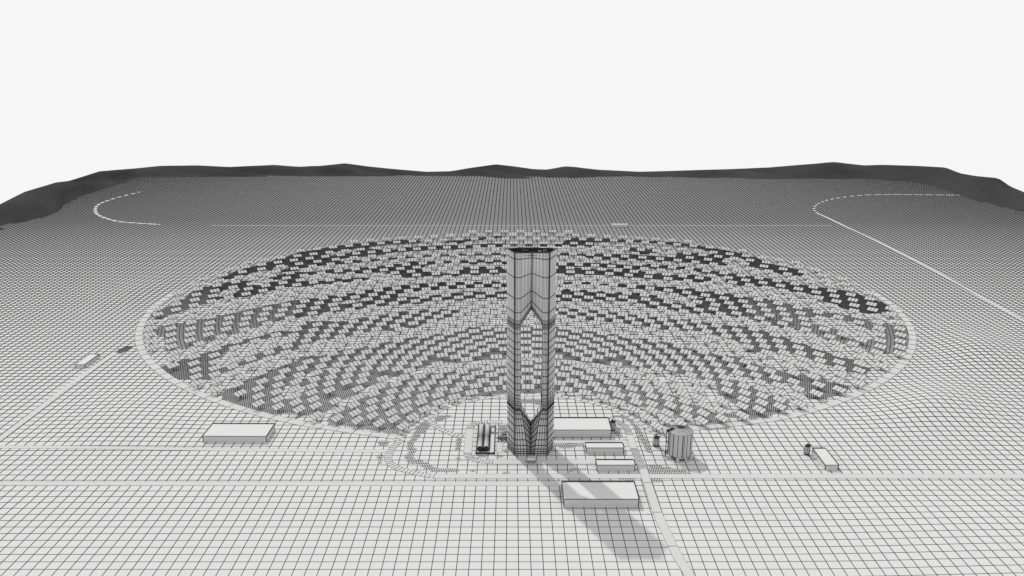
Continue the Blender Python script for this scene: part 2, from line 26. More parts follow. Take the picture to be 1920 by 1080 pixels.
TOP = [(214.5, 214.5, 0), (208.2, 208.8, 3), (190.0, 192.3, 8), (169.0, 173.6, 12), (154.4, 162.3, 14), (145.9, 157.3, 14), (143.7, 155.6, 14), (142.0, 154.0, 14)]
LEG = [140.9, 139.2, 137.6, 132.6, 123.8, 116.4, 110.6, 102.8, 94.7, 87.4, 79.7, 73.0, 67.2, 63.2, 60.2, 57.9, 56.1, 54.4, 52.6]
BOT = [(51.4, 29.9, 14, 10.94), (50.3, 28.4, 14, 10.67), (46.7, 26.7, 13, 9.85), (41.1, 22.6, 12, 8.75), (33.7, 18.0, 11, 7.36), (25.6, 13.5, 9, 6.24), (17.8, 9.8, 7, 5.39), (11.5, 6.5, 5, 4.65), (7.3, 3.9, 4, 4.3), (4.7, 2.0, 3, 4.12), (2.4, 0.7, 2, 3.94), (-0.0, -1.1, 2, 3.93)]
PI = math.pi
random.seed(7)
sc = bpy.context.scene
COL = sc.collection
TX, TY = 19.3, 762.0                    # foot of the solar tower
CAM_H, CP, SP, FPX = 397.15, 0.95971, 0.28097, 1503.0
def dep(y, z=0.0): return y*CP + (CAM_H - z)*SP

# ------------------------------------------------------------------ materials
def new_mat(name):
    m = bpy.data.materials.new(name); m.use_nodes = True
    nt = m.node_tree; nt.nodes.clear()
    out = nt.nodes.new('ShaderNodeOutputMaterial')
    b = nt.nodes.new('ShaderNodeBsdfPrincipled')
    b.inputs['Roughness'].default_value = 0.9
    b.inputs['Specular IOR Level'].default_value = 0.0
    nt.links.new(b.outputs[0], out.inputs[0])
    return m, nt, b
def put(nt, sock, v):
    if isinstance(v, (int, float)): sock.default_value = v
    else: nt.links.new(v, sock)
def mth(nt, op, a, b=0.0, c=None):
    n = nt.nodes.new('ShaderNodeMath'); n.operation = op
    put(nt, n.inputs[0], a); put(nt, n.inputs[1], b)
    if c is not None: put(nt, n.inputs[2], c)
    return n.outputs[0]
def xyz(nt):
    g = nt.nodes.new('ShaderNodeNewGeometry'); s = nt.nodes.new('ShaderNodeSeparateXYZ')
    nt.links.new(g.outputs['Position'], s.inputs[0]); return s.outputs
def plain(name, v, var=0.03, scale=0.05):
    m, nt, b = new_mat(name)
    n = nt.nodes.new('ShaderNodeTexNoise'); n.inputs['Scale'].default_value = scale
    g = nt.nodes.new('ShaderNodeNewGeometry'); nt.links.new(g.outputs['Position'], n.inputs['Vector'])
    k = mth(nt, 'MULTIPLY_ADD', n.outputs['Fac'], 2*var*v, v - var*v)
    c = nt.nodes.new('ShaderNodeCombineColor')
    for i in range(3): nt.links.new(k, c.inputs[i])
    nt.links.new(c.outputs[0], b.inputs['Base Color'])
    return m
PALE, LINE = 0.525, 0.038
def mix_line(nt, b, mask, pale=PALE, line=LINE):
    v = mth(nt, 'MULTIPLY_ADD', mask, line - pale, pale)
    c = nt.nodes.new('ShaderNodeCombineColor')
    for i in range(3): nt.links.new(v, c.inputs[i])
    nt.links.new(c.outputs[0], b.inputs['Base Color'])
def line_at(nt, coord, cell, off, width):
    """1 on a line of the given width around every multiple of cell"""
    a = mth(nt, 'SUBTRACT', coord, off)
    a = mth(nt, 'DIVIDE', a, cell)
    f = mth(nt, 'FRACT', mth(nt, 'ADD', a, 0.5))
    d = mth(nt, 'ABSOLUTE', mth(nt, 'SUBTRACT', f, 0.5))
    return mth(nt, 'LESS_THAN', d, mth(nt, 'MULTIPLY', width, 0.5/cell))
def widths(nt, X, Y, px=1.12, py=0.85):
    # surveyed line widths grow towards the far hills
    z = mth(nt, 'MULTIPLY_ADD', Y, CP, CAM_H*SP)
    t = mth(nt, 'MULTIPLY', X, 0.00242)
    wx = mth(nt, 'MULTIPLY', mth(nt, 'MULTIPLY', z, px/FPX), mth(nt, 'SQRT', mth(nt, 'MULTIPLY_ADD', t, t, 1.0)))
    wy = mth(nt, 'MULTIPLY', mth(nt, 'MULTIPLY', z, z), py/5.96e5)
    return wx, wy

def ground_material():
    m, nt, b = new_mat('ground_grid')
    X, Y, Z = xyz(nt)
    wx, wy = widths(nt, X, Y, 1.45, 1.08)
    wy = mth(nt, 'MINIMUM', wy, 7.2)
    mx = line_at(nt, X, 10.0, -4.67, wx)
    my = line_at(nt, Y, 10.0, 3.5, wy)
    mix_line(nt, b, mth(nt, 'MAXIMUM', mx, my))
    return m
def patch_material():
    m, nt, b = new_mat('cover_fine_mesh')
    X, Y, Z = xyz(nt)
    wx, wy = widths(nt, X, Y, 1.4, 1.0)
    my = line_at(nt, Y, PCY, 0.0, wy)
    row = mth(nt, 'FLOOR', mth(nt, 'DIVIDE', Y, PCY))
    odd = mth(nt, 'FRACT', mth(nt, 'MULTIPLY', row, 0.5))
    xs = mth(nt, 'MULTIPLY_ADD', odd, PCX, X)
    mx = line_at(nt, xs, PCX, 0.0, wx)
    mix_line(nt, b, mth(nt, 'MAXIMUM', mx, my))
    return m
def arc_material():
    m, nt, b = new_mat('cover_arc_mesh')
    X, Y, Z = xyz(nt)
    wx, wy = widths(nt, X, Y, .75, 1.25)
    dx = mth(nt, 'SUBTRACT', X, 20.0); dy = mth(nt, 'SUBTRACT', Y, 1320.0)
    r = mth(nt, 'SQRT', mth(nt, 'ADD', mth(nt, 'MULTIPLY', dx, dx), mth(nt, 'MULTIPLY', dy, dy)))
    nx = mth(nt, 'ABSOLUTE', mth(nt, 'DIVIDE', dx, r)); ny = mth(nt, 'ABSOLUTE', mth(nt, 'DIVIDE', dy, r))
    wr = mth(nt, 'ADD', mth(nt, 'MULTIPLY', nx, wx), mth(nt, 'MULTIPLY', mth(nt, 'MULTIPLY', ny, wy), .22))
    wa = mth(nt, 'ADD', mth(nt, 'MULTIPLY', ny, wx), mth(nt, 'MULTIPLY', nx, wy))
    ang = mth(nt, 'MULTIPLY', mth(nt, 'ARCTAN2', dy, dx), 520.0)
    m1 = line_at(nt, r, 5.0, 0.0, wr); m2 = line_at(nt, ang, 4.4, 0.0, wa)
    mix_line(nt, b, mth(nt, 'MAXIMUM', m1, m2))
    return m
PCX, PCY = 2.35, 3.3
M_ground = ground_material(); M_patch = patch_material(); M_arc = arc_material()
M_road = plain('road_pale', .485); M_line = plain('dark_line', LINE, 0.05)
M_edge = plain('road_edge', 0.22)
M_wall = plain('wall_white', 0.57, 0.02); M_roof = plain('roof_white', 0.535, 0.02)
M_tower = plain('tower_skin', 0.53, 0.02); M_dark = plain('dark_steel', 0.035, 0.1, 0.5)
M_mirror = plain('mirror_facet', 0.50, 0.02, 0.02); M_hill = plain('hill_dark', 0.046, 0.45, 0.007)
M_tank = plain('tank_skin', 0.50, 0.03); M_mid = plain('steel_grey', 0.16, 0.08, 0.4)
M_deck = plain('deck_dark', 0.03, 0.2, 0.6)

# ------------------------------------------------------------------ helpers
def hgt(x, y):
    def g(cx, cy, s, a): return a*math.exp(-((x-cx)**2 + (y-cy)**2)/(2*s*s))
    e = math.hypot((x-20)/605.0, (y-1290)/521.0)
    k = min(1.0, max(0.0, (e - 1.03)/0.10))
    h = g(480, 885, 55, 10.5)*k + g(440, 560, 90, 4.5) + g(640, 1060, 60, 9)*k + g(-430, 850, 50, 3.0)*k + g(-620, 1330, 60, 5)*k
    fl = min(1.0, abs(y-701)/60.0)      # the plant roads stay level
    fl *= min(1.0, max(0.0, (abs(x+550)-8)/40.0)) if y < 1050 else 1.0
    return h*fl
def link(name, me, mats, parent=None, loc=None):
    for m in (mats if isinstance(mats, (list, tuple)) else [mats]): me.materials.append(m)
    o = bpy.data.objects.new(name, me); COL.objects.link(o)
    if parent is not None: o.parent = parent
    if loc is not None: o.location = loc
    return o
def mesh(name, vs, fs, mi=None, smooth=False):
    me = bpy.data.meshes.new(name); me.from_pydata(vs, [], fs); me.update()
    if mi: me.polygons.foreach_set('material_index', mi)
    if smooth: me.polygons.foreach_set('use_smooth', [True]*len(me.polygons))
    return me
def tag(o, label=None, cat=None, group=None, kind=None):
    if label: o['label'] = label
    if cat: o['category'] = cat
    if group: o['group'] = group
    if kind: o['kind'] = kind
    return o
def empty(name, loc, rz=0.0):
    o = bpy.data.objects.new(name, None); COL.objects.link(o); o.location = loc; o.rotation_euler = (0, 0, rz)
    o.empty_display_size = 2.0; return o
class MB:
    def __init__(s): s.v = []; s.f = []; s.m = []
    def add(s, vs, fs, mi=0):
        n = len(s.v); s.v += [tuple(v) for v in vs]; s.f += [tuple(n+i for i in f) for f in fs]; s.m += [mi]*len(fs)
    def box(s, x0, x1, y0, y1, z0, z1, mi=0):
        s.add([(x0,y0,z0),(x1,y0,z0),(x1,y1,z0),(x0,y1,z0),(x0,y0,z1),(x1,y0,z1),(x1,y1,z1),(x0,y1,z1)],
              [(0,3,2,1),(4,5,6,7),(0,1,5,4),(1,2,6,5),(2,3,7,6),(3,0,4,7)], mi)
    def bar(s, a, b, r, n=6, mi=0, r2=None):
        a = Vector(a); b = Vector(b); d = (b-a).normalized(); r2 = r if r2 is None else r2
        u = d.orthogonal().normalized(); w = d.cross(u)
        vs = [a + (u*math.cos(2*PI*i/n) + w*math.sin(2*PI*i/n))*r for i in range(n)] + \
             [b + (u*math.cos(2*PI*i/n) + w*math.sin(2*PI*i/n))*r2 for i in range(n)]
        fs = [(i, (i+1) % n, n+(i+1) % n, n+i) for i in range(n)] + [tuple(range(n-1, -1, -1)), tuple(range(n, 2*n))]
        s.add(vs, fs, mi)
    def build(s, name, mats, parent=None, smooth=False):
        return link(name, mesh(name, s.v, s.f, s.m, smooth), mats, parent)
def wired(o, th, wmat=None):
    """outline every edge of the mesh with a thin dark bar, inside the same mesh"""
    o.data.materials.append(wmat or M_line)
    k = len(o.data.materials) - 1
    md = o.modifiers.new('edges', 'WIREFRAME'); md.thickness = th; md.use_replace = False
    md.use_even_offset = False; md.material_offset = k; md.offset = 0.0; md.use_boundary = True
    dg = bpy.context.evaluated_depsgraph_get(); dg.update()
    me = bpy.data.meshes.new_from_object(o.evaluated_get(dg)); o.modifiers.clear(); o.data = me
    return o

# ------------------------------------------------------------------ ground and hills
def make_ground():
    X0, X1, Y0, Y1, st = -1300, 1410, 340, 2765, 12.5
    nx = int((X1-X0)/st)+1; ny = int((Y1-Y0)/st)+1
    vs = [(X0+i*st, Y0+j*st, hgt(X0+i*st, Y0+j*st)) for j in range(ny) for i in range(nx)]
    fs = [(j*nx+i, j*nx+i+1, (j+1)*nx+i+1, (j+1)*nx+i) for j in range(ny-1) for i in range(nx-1)]
    o = link('ground', mesh('ground', vs, fs, None, True), M_ground)
    tag(o, 'pale flat desert plain ruled with a dark square grid', 'ground', kind='structure')
make_ground()
def make_hills():
    rows = [0, .12, .3, .5, .68, .84, .94, 1.0, 1.12, 1.35]
    vs = []; n = len(HILLS)
    for r in rows:
        for i, (bx, by, rx, ry, rz) in enumerate(HILLS):
            dx, dy = rx-bx, ry-by
            x, y = bx+dx*r, by+dy*r
            s = r*r*(3-2*r) if r <= 1 else 1.0
            z = rz*s - (0.5 if r == 0 else 0)
            if r > 1: z = rz - (r-1)*140
            elif 0 < r < 1:
                z += 12.0*math.sin(i*0.31+r*7.0)*math.sin(i*0.11+2*r)*math.sin(PI*r)*min(1, abs(rz)/25)
            vs.append((x, y, z))
    fs = [(j*n+i, j*n+i+1, (j+1)*n+i+1, (j+1)*n+i) for j in range(len(rows)-1) for i in range(n-1)]
    o = link('hills', mesh('hills', vs, fs, None, True), M_hill)
    tag(o, 'dark low hills walling in the plain on three sides', 'hills', kind='structure')
make_hills()

# ------------------------------------------------------------------ dense ground cover
def fill(poly, cw, ch, out, add):
    ys = [p[1] for p in poly]; n = len(poly)
    for j in range(int(min(ys)//ch), int(max(ys)//ch)+1):
        y = (j+.5)*ch; xs = []
        for k in range(n):
            (xa, ya), (xb, yb) = poly[k], poly[(k+1) % n]
            if (ya > y) != (yb > y): xs.append(xa+(y-ya)*(xb-xa)/(yb-ya))
        xs.sort(); off = 0.5*(j % 2)
        for a, b in zip(xs[::2], xs[1::2]):
            for i in range(int(math.floor(a/cw+off+.5)), int(math.floor(b/cw+off+.5))):
                if add: out.add((i, j))
                else: out.discard((i, j))
def road_free(x, y):
    return True
def make_cover():
    fine, coarse = set(), set()
    for k, p in PATCH:
        if k == '+': fill(p, PCX, PCY, fine, True)
        elif k == '-': fill(p, PCX, PCY, fine, False); fill(p, PCX, PCY, coarse, False)
        else: fill(p, PCX, PCY, coarse, True); fill(p, PCX, PCY, fine, False)
    for name, st, mat, label in (('fine_ground_cover', fine, M_patch, 'dark finely cross-hatched ground in long bands between the mirrors'),
                                 ('ground_cover', coarse, M_arc, 'grey arc-ruled ground patches at both ends of the mirror field')):
        # merge cells of a row into runs: a jagged-edged flat sheet
        rows = {}
        for i, j in st: rows.setdefault(j, []).append(i)
        vs, fs = [], []
        for j, L in rows.items():
            L.sort(); s = L[0]; pv = s
            y0, y1 = j*PCY, (j+1)*PCY; off = 0.5*(j % 2)
            for i in L[1:]+[None]:
                if i is None or i != pv+1:
                    a, b = (s-off)*PCX, (pv+1-off)*PCX
                    z = 0.09; q = len(vs)
                    vs += [(a, y0, z), (b, y0, z), (b, y1, z), (a, y1, z)]; fs.append((q, q+1, q+2, q+3))
                    s = i
                pv = i
        o = link(name, mesh(name, vs, fs), mat)
        tag(o, label, 'ground cover', kind='stuff')
make_cover()

# ------------------------------------------------------------------ roads
def smooth_path(P, step):
    if len(P) > 2:
        out = []
        Q = [P[0]]+P+[P[-1]]
        for k in range(1, len(Q)-2):
            p0, p1, p2, p3 = Q[k-1], Q[k], Q[k+1], Q[k+2]
            m = max(2, int(math.dist(p1, p2)/step))
            for i in range(m):
                t = i/m
                out.append(tuple(0.5*((2*b)+(-a+c)*t+(2*a-5*b+4*c-d)*t*t+(-a+3*b-3*c+d)*t**3) for a, b, c, d in zip(p0, p1, p2, p3)))
        out.append(P[-1]); return out
    a, b = P; m = max(1, int(math.dist(a, b)/step))
    return [(a[0]+(b[0]-a[0])*i/m, a[1]+(b[1]-a[1])*i/m) for i in range(m+1)]
def road(label, P, w, z, joint=0, name='road', edge=True, sm=True, step=6.0, jw=1.0):
    P = smooth_path(P, step) if sm else P
    n = len(P); N = []
    for i in range(n):
        a = P[max(0, i-1)]; b = P[min(n-1, i+1)]
        d = Vector((b[0]-a[0], b[1]-a[1])).normalized(); N.append((-d.y, d.x))
    mb = MB()
    def strip(o0, o1, zz, mi):
        vs = []
        for (x, y), (nx, ny) in zip(P, N):
            for o_ in (o0, o1):
                X, Y = x+nx*o_, y+ny*o_; vs.append((X, Y, hgt(X, Y)+zz))
        mb.add(vs, [(2*i+1, 2*i, 2*i+2, 2*i+3) for i in range(n-1)], mi)
    strip(-w/2, w/2, z, 0)
    if edge:
        strip(-w/2, -w/2+.32, z+.02, 1); strip(w/2-.32, w/2, z+.02, 1)
    if joint:
        acc = joint/2
        for i in range(n-1):
            a, b = P[i], P[i+1]; L = math.dist(a, b)
            while acc < L:
                t = acc/L; x, y = a[0]+(b[0]-a[0])*t, a[1]+(b[1]-a[1])*t
                dx, dy = (b[0]-a[0])/L, (b[1]-a[1])/L
                zz = dep(y); th = abs(dx)*zz*1.0/FPX*.8 + abs(dy)*zz*zz/5.96e5*.8
                th *= jw
                hw = w/2-.1; k = th/2
                c = [(x-dx*k-dy*s*hw, y-dy*k+dx*s*hw) for s in (-1, 1)]+[(x+dx*k-dy*s*hw, y+dy*k+dx*s*hw) for s in (1, -1)]
                mb.add([(X, Y, hgt(X, Y)+z+.02) for X, Y in c], [(0, 3, 2, 1)], 2)
                acc += joint
            acc -= L
    o = mb.build(name, [M_road, M_edge, M_line])
    return tag(o, label, 'road', kind='structure')
R_ = ROADS
road('straight pale road crossing the left foreground toward the tower', [R_['left_main'][0], R_['left_main'][-1]], 8, .12)
road('straight pale road running east past the storage tank', [R_['right_main'][0], (521, 701)], 9, .16, 0)
road('narrow pale road behind the long low shed on the left', R_['upper_left'], 6.5, .12)
road('laddered bend of road beside the wide shed near the field edge', R_['ns'][:5], 8, .24, 2.9)
road('short plain piece of road beside the narrow sheds', R_['ns'][4:6], 8, .24, 0)
road('laddered piece of road beside the two narrow sheds', R_['ns'][5:8], 8, .24, 2.6)
road('road running from the plant to the lower right corner', R_['ns'][7:], 8.5, .24, 52)
road('curved slab road hooking round the empty lot on the left', R_['curve_outer'], 8, .20, 4.2)
road('small slab road bending from the field edge to the twin tanks', R_['curve_inner'], 7, .24, 5)
road('arc road along the innermost row of heliostats', R_['inner_arc'], 7, .28, 8.5)
road('long road leaving the field toward the left edge', R_['diag'], 8.5, .12)
road('road passing just in front of the tower', R_['front'], 9.5, .14)
road('road running behind the foot of the tower', R_['rear'], 7, .14)
road('road in front of the large shed beside the tower', R_['shed'], 8, .14)
road('laddered upper bend of road round the twin tanks', R_['tankloop'][:5], 8.5, .20, 3.2)
road('plain road strip left of the twin tanks', R_['tankloop'][4:8], 8.5, .20, 0)
road('laddered lower bend of road round the twin tanks', R_['tankloop'][7:], 8.5, .20, 3.2)
road('short slab spur between the twin tanks and the tower', R_['short'], 6.5, .20)
road('far straight road curving round at the right of the plain', R_['ne'][:3]+[R_['ne'][3]], 6.5, .2, 0)
road('far dashed bend of road below the right hills', R_['ne'][3:], 7, .2, 30, jw=2.6)
road('far hook of road at the left of the plain', R_['nw'], 8.5, .2, 30, jw=1.5)
road('thin far road crossing the plain behind the field', [R_['far'][0], R_['far'][-1]], 2.6, .14, 0, edge=False)
ell = [(20+605*math.cos(a), 1290+521*math.sin(a)) for a in [math.radians(-113.5-i*1.5) for i in range(0, 206)]]
ell = [(x, y) for x, y in ell]
road('perimeter road ringing the left side of the mirror field', ell[:48], 10.5, .32, 22, sm=False)
road('narrow far side of the perimeter road behind the field', ell[47:162], 2.4, .32, 0, sm=False, edge=False)
road('perimeter road ringing the right side of the mirror field', ell[161:], 10.5, .32, 22, sm=False)
road('stretch of perimeter road meeting the hooked slab road on the left', [(-220, 812.5), (-202, 806.5), (-168, 796), (-121, 783)], 10, .3, 20)
road('stretch of perimeter road passing behind the large storage tank', [(313, 834.5), (295, 828), (250, 816), (205, 806), (168, 798)], 10, .3, 20)
for k, R in enumerate((250, 430, 538, 598, 700, 782, 840, 905)):
    pts = []
    for i in range(-80, 81):
        a = math.radians(i); x, y = TX+R*math.sin(a), TY+R*math.cos(a)
        if math.hypot((x-20)/605, (y-1290)/521) < .985: pts.append((x, y))
    road('service track curving between mirror rows, number %d out from the tower' % (k+1), pts, 5.0 if k < 3 else 4.5, .03, 26, name='service_track', sm=False, edge=False)

# ------------------------------------------------------------------ heliostats
RINGS = []   # radius, azimuth step, half offset
for R in (143.5, 171.5, 197.5, 222, 248): RINGS.append((R, 9.4, 0))
for R in (160, 187, 209, 231): RINGS.append((R, 9.4, 1))
for R in (275, 302, 328.5, 356, 388): RINGS.append((R, 6.1, 0))
for R in (262, 289, 314, 341, 367, 401): RINGS.append((R, 6.1, 1))
for R in (419, 453, 490, 528): RINGS.append((R, 3.95, 0))
for R in (437, 470, 509, 545): RINGS.append((R, 3.95, 1))
for R in (568.5, 612, 661): RINGS.append((R, 3.0, 0))
for R in (590, 637, 686): RINGS.append((R, 3.0, 1))
for R in (714, 768, 826): RINGS.append((R, 2.42, 0))
for R in (741, 798, 857): RINGS.append((R, 2.42, 1))
for R in (890, 963, 1038): RINGS.append((R, 2.02, 0))
for R in (922, 1002): RINGS.append((R, 2.02, 1))
RINGS.sort()
HS = []
for ri, (R, st, half) in enumerate(RINGS):
    n = int(95/st)
    for k in range(-n-1, n+1):
        az = (k+(.5 if half else 0))*st
        if abs(az) > 80: continue
        a = math.radians(az); x, y = TX+.3+R*math.sin(a), TY+R*math.cos(a)
        e = math.hypot((x-20)/605, (y-1290)/521)
        if e > .985: continue
        if y < TY+25: continue
        if any(abs(R-h[4]) < 17 and abs(math.radians(az-h[3]))*R < 8.5 for h in HS[-400:]): continue
        HS.append((x, y, ri, az, R, k, half))
HS.sort(key=lambda h: h[1])
print('heliostats', len(HS))
def orient(x, y):
    R = math.hypot(x-TX, y-TY); az = math.atan2(x-TX, y-TY)
    return -az*(.80+.10*min(1.0, max(0.0, (R-145)/500))), math.radians(65)
FH, HZ = 7.7, 6.6
def facet_geo(gap):
    out = []
    w = (15.2-2*gap)/3
    for k in (-1, 0, 1):
        cx = k*(w+gap); out.append((cx-w/2, cx+w/2))
    return out
def tilt(p, b):   # b = angle of the panel back from vertical
    x, y, z = p; return (x, y*math.cos(b)+z*math.sin(b), -y*math.sin(b)+z*math.cos(b)+HZ)
def box_tilt(mb, x0, x1, y0, y1, z0, z1, b, mi=0):
    t = MB(); t.box(x0, x1, y0, y1, z0, z1); mb.add([tilt(p, b) for p in t.v], t.f, mi)
CACHE = {}
def parts_for(b, gap):
    key = (round(b, 2), gap)
    if key in CACHE: return CACHE[key]
    b = key[0]; r = {}
    m = MB(); m.bar((0, 0, 0), (0, 0, HZ-.3), .38, 8); m.bar((0, 0, 0), (0, 0, .5), .9, 8); m.box(-.6, .6, -.3, .8, HZ-1.0, HZ-.1)
    r['pole'] = mesh('pole', m.v, m.f, m.m); r['pole'].materials.append(M_dark)
    m = MB(); box_tilt(m, -7.55, 7.55, .25, .6, -.35, .35, b)
    box_tilt(m, -7.9, 7.9, .12, .3, -FH/2-.32, FH/2+.32, b)
    r['support_frame'] = mesh('support_frame', m.v, m.f, m.m); r['support_frame'].materials.append(M_dark)
    for i, (a, c) in enumerate(facet_geo(gap)):
        m = MB(); box_tilt(m, a, c, -.05, .1, -FH/2, FH/2, b)
        me = mesh('mirror_panel', m.v, m.f, m.m); me.materials.append(M_mirror); r[i] = me
    CACHE[key] = r
    return r
ORD = ['first', 'second', 'third', 'fourth', 'fifth', 'sixth', 'seventh', 'eighth', 'ninth', 'tenth', 'eleventh', 'twelfth']
def ordn(n):
    return ORD[n-1] if n <= 12 else '%d%s' % (n, {1: 'st', 2: 'nd', 3: 'rd'}.get(n % 10, 'th') if n % 100 not in (11, 12, 13) else 'th')
def heliostat(h):
    x, y, ri, az, R, k, half = h
    rz, b = orient(x, y); gap = .85 if y < 1000 else .95
    o = empty('heliostat', (x, y, 0), rz)
    row = ordn(ri+1)+' row out from the tower'
    if not half and k == 0: lb = 'three-panel heliostat straight behind the tower in the '+row
    else:
        n = (k+1 if az > 0 else -k) if half else abs(k)
        lb = 'three-panel heliostat, %s to the %s of the tower line, %s' % (ordn(n), 'right' if az > 0 else 'left', row)
    tag(o, lb, 'heliostat', 'heliostats facing the tower in curved rows')
    P = parts_for(b, gap)
    for nm in ('pole', 'support_frame'):
        c = bpy.data.objects.new(nm, P[nm]); COL.objects.link(c); c.parent = o
    for i in range(3):
        c = bpy.data.objects.new('mirror_panel', P[i]); COL.objects.link(c); c.parent = o
for h in HS[:300]: heliostat(h)
far = MB()
for (x, y, ri, az, R, k, half) in HS[300:]:
    rz, b = orient(x, y); gap = .95 if y < 1250 else (1.1 if y < 1500 else 1.25)
    P = parts_for(b, gap); c, s = math.cos(rz), math.sin(rz)
    for nm, mi in (('pole', 1), ('support_frame', 1), (0, 0), (1, 0), (2, 0)):
        me = P[nm]
        far.add([(x+v.co.x*c-v.co.y*s, y+v.co.x*s+v.co.y*c, v.co.z) for v in me.vertices], [tuple(p.vertices) for p in me.polygons], mi)
o = far.build('heliostats', [M_mirror, M_dark])
tag(o, 'mass of small three-panel heliostats filling the rest of the field', 'heliostats', 'heliostats facing the tower in curved rows', 'stuff')

# ------------------------------------------------------------------ solar tower
def make_tower():
    t = empty('solar_tower', (TX, TY, 0))
    tag(t, 'very tall pale tower split by a long slot with pointed ends', 'tower')
    D = 18.7; XO, XC = 24.2, 16.8
    CH = [0, .3, .58, .8, .93, 1.0]; FL = [.12, .28, .5, .75, 1.0]; IN = [.1, .35, .65, .9, 1.0]
    def half(zs, zc, rec, xc, inner=True):
        pts = [(-XO+(XO-XC)*u, -D*u, zs) for u in CH]
        pts += [(-XC+(XC-xc)*u, -D, zs) for u in FL]
        if inner: pts += [(-xc+xc*u, -D+rec*u, zs+(zc-zs)*u) for u in IN]
        return pts
    vs, fs = [], []
    def addrow(p): i = len(vs); vs.extend(p); return list(range(i, i+len(p)))
    def skin(rows_half, full):
        """rows -> front and back skins, mirrored left/right"""
        F = {}
        for sy in (1, -1):
            for sx in (1, -1):
                g = [addrow([(x*sx, y if sy == 1 else -y*.09, z) for x, y, z in r]) for r in rows_half]
                F[(sx, sy)] = g
                for a, b in zip(g, g[1:]):
                    for i in range(len(a)-1):
                        q = (a[i], b[i], b[i+1], a[i+1])
                        fs.append(q if sx*sy > 0 else q[::-1])
        return F
    XC_SLOT = 10.95
    top = [half(a, b, r, XC_SLOT) for a, b, r in TOP]
    z0, z1 = TOP[-1][0], BOT[0][0]
    LZ = [TOP[-1][0]]+LEG+[BOT[0][0]]
    leg = [half(z, z, 0, XC_SLOT, False) for z in LZ]
    bot = [half(a, b, r, xc) for a, b, r, xc in BOT]
    Ft = skin(top, True); Fl = skin(leg, False); Fb = skin(bot, True)
    # slot walls: legs, upper point, lower point
    for sx in (1, -1):
        for a, b in zip(range(len(leg)-1), range(1, len(leg))):
            q = (Fl[(sx, 1)][a][-1], Fl[(sx, -1)][a][-1], Fl[(sx, -1)][b][-1], Fl[(sx, 1)][b][-1])
            fs.append(q if sx > 0 else q[::-1])
        for F, row in ((Ft, -1), (Fb, 0)):
            a, b = F[(sx, 1)][row], F[(sx, -1)][row]; n0 = len(CH)+len(FL)-1
            for i in range(n0, len(a)-1): fs.append((a[i], a[i+1], b[i+1], b[i]))
    me = mesh('shaft', vs, fs); bm = bmesh.new(); bm.from_mesh(me)
    bmesh.ops.remove_doubles(bm, verts=bm.verts, dist=.01); bmesh.ops.recalc_face_normals(bm, faces=bm.faces); bm.to_mesh(me); bm.free()
    o = link('shaft', me, [M_tower, M_line], t)
    m = MB()
    for e in me.edges:
        a, b = me.vertices[e.vertices[0]].co, me.vertices[e.vertices[1]].co
        if a.y > -2 and b.y > -2: continue
        if abs(a.z-b.z) > abs(a.x-b.x)+abs(a.y-b.y):
            r = .18 if a.z > 141 else (.24 if a.z > 51 else .36)
            if abs(a.x) < .3 or abs(abs(a.x)-XC) < .3 or abs(abs(a.x)-XO) < .1: r = .55
            if abs(abs(a.x)-XC) < 1.0 and abs(abs(a.x)-XC) > .3: r = .26
        else: r = .44 if a.z > 53 else .52
        m.bar(a, b, r, 4)
    me.materials.clear(); o.data.materials.append(M_tower); o.data.materials.append(M_line)
    bm = bmesh.new(); bm.from_mesh(me); k = len(bm.verts)
    nv = [bm.verts.new(v) for v in m.v]; bm.verts.ensure_lookup_table()
    for f in m.f:
        try: bm.faces.new([nv[i] for i in f]).material_index = 1
        except ValueError: pass
    bm.to_mesh(me); bm.free()
    # roof deck set a little below the rim, with parapet, rail and plant
    rim = [(x*sx, y*sy) for sy, sx, rev in ((1, 1, 0), (1, -1, 1), (-1, -1, 0), (-1, 1, 1)) for x, y in ([(-XO, 0), (-XC, -D)] if not rev else [(-XC, -D), (-XO, 0)])]
    hx = [(-XO, 0), (-XC, -D), (XC, -D), (XO, 0), (XC, 1.6), (-XC, 1.6)]
    m = MB(); k = .985
    m.add([(x*k, y*k, 211.5) for x, y in hx], [(0, 1, 2, 3, 4, 5)]); m.build('roof_deck', M_deck, t)
    m = MB()
    for (ax, ay), (bx, by) in zip(hx, hx[1:]+hx[:1]):
        v = [(ax, ay, 214.4), (bx, by, 214.4), (bx*.93, by*.93, 214.4), (ax*.93, ay*.93, 214.4), (ax*.93, ay*.93, 211.6), (bx*.93, by*.93, 211.6)]
        m.add([(x*.999, y*.999, z+.05) for x, y, z in v[:4]], [(0, 1, 2, 3)]); m.add([v[3], v[2], v[5], v[4]], [(0, 1, 2, 3)])
    m.build('parapet', M_dark, t)
    m = MB()
    for x in range(-13, 7, 4): m.bar((x, -.5, 211.5), (x, -.5, 217.2), .2)
    for z in (215.4, 217.2): m.bar((-13, -.5, z), (7, -.5, z), .22)
    m.build('railing', M_dark, t)
    m = MB(); m.box(6, 9, -12, -8, 211.5, 214.3); m.build('roof_unit', M_mid, t)
    m = MB(); m.box(11, 12, -10, -6, 211.5, 214.8); m.box(13, 13.8, -10, -6, 211.5, 214.8); m.build('roof_unit', M_mid, t)
    m = MB(); m.box(-10, -3, -6, 4, 211.5, 213.3); m.build('roof_unit', M_dark, t)
    # small canopy over the entrance
    m = MB(); pl = [(-5.2, -33), (-3.2, -36), (3.2, -36), (5.2, -33), (3.2, -30), (-3.2, -30)]
    m.add([(x, y, 3.6) for x, y in pl]+[(x, y, 3.0) for x, y in pl], [tuple(range(6)), tuple(range(11, 5, -1))]+[(i, i+6, (i+1) % 6+6, (i+1) % 6) for i in range(6)])
    cp_ = m.build('entrance_canopy', M_wall, t); wired(cp_, .35)
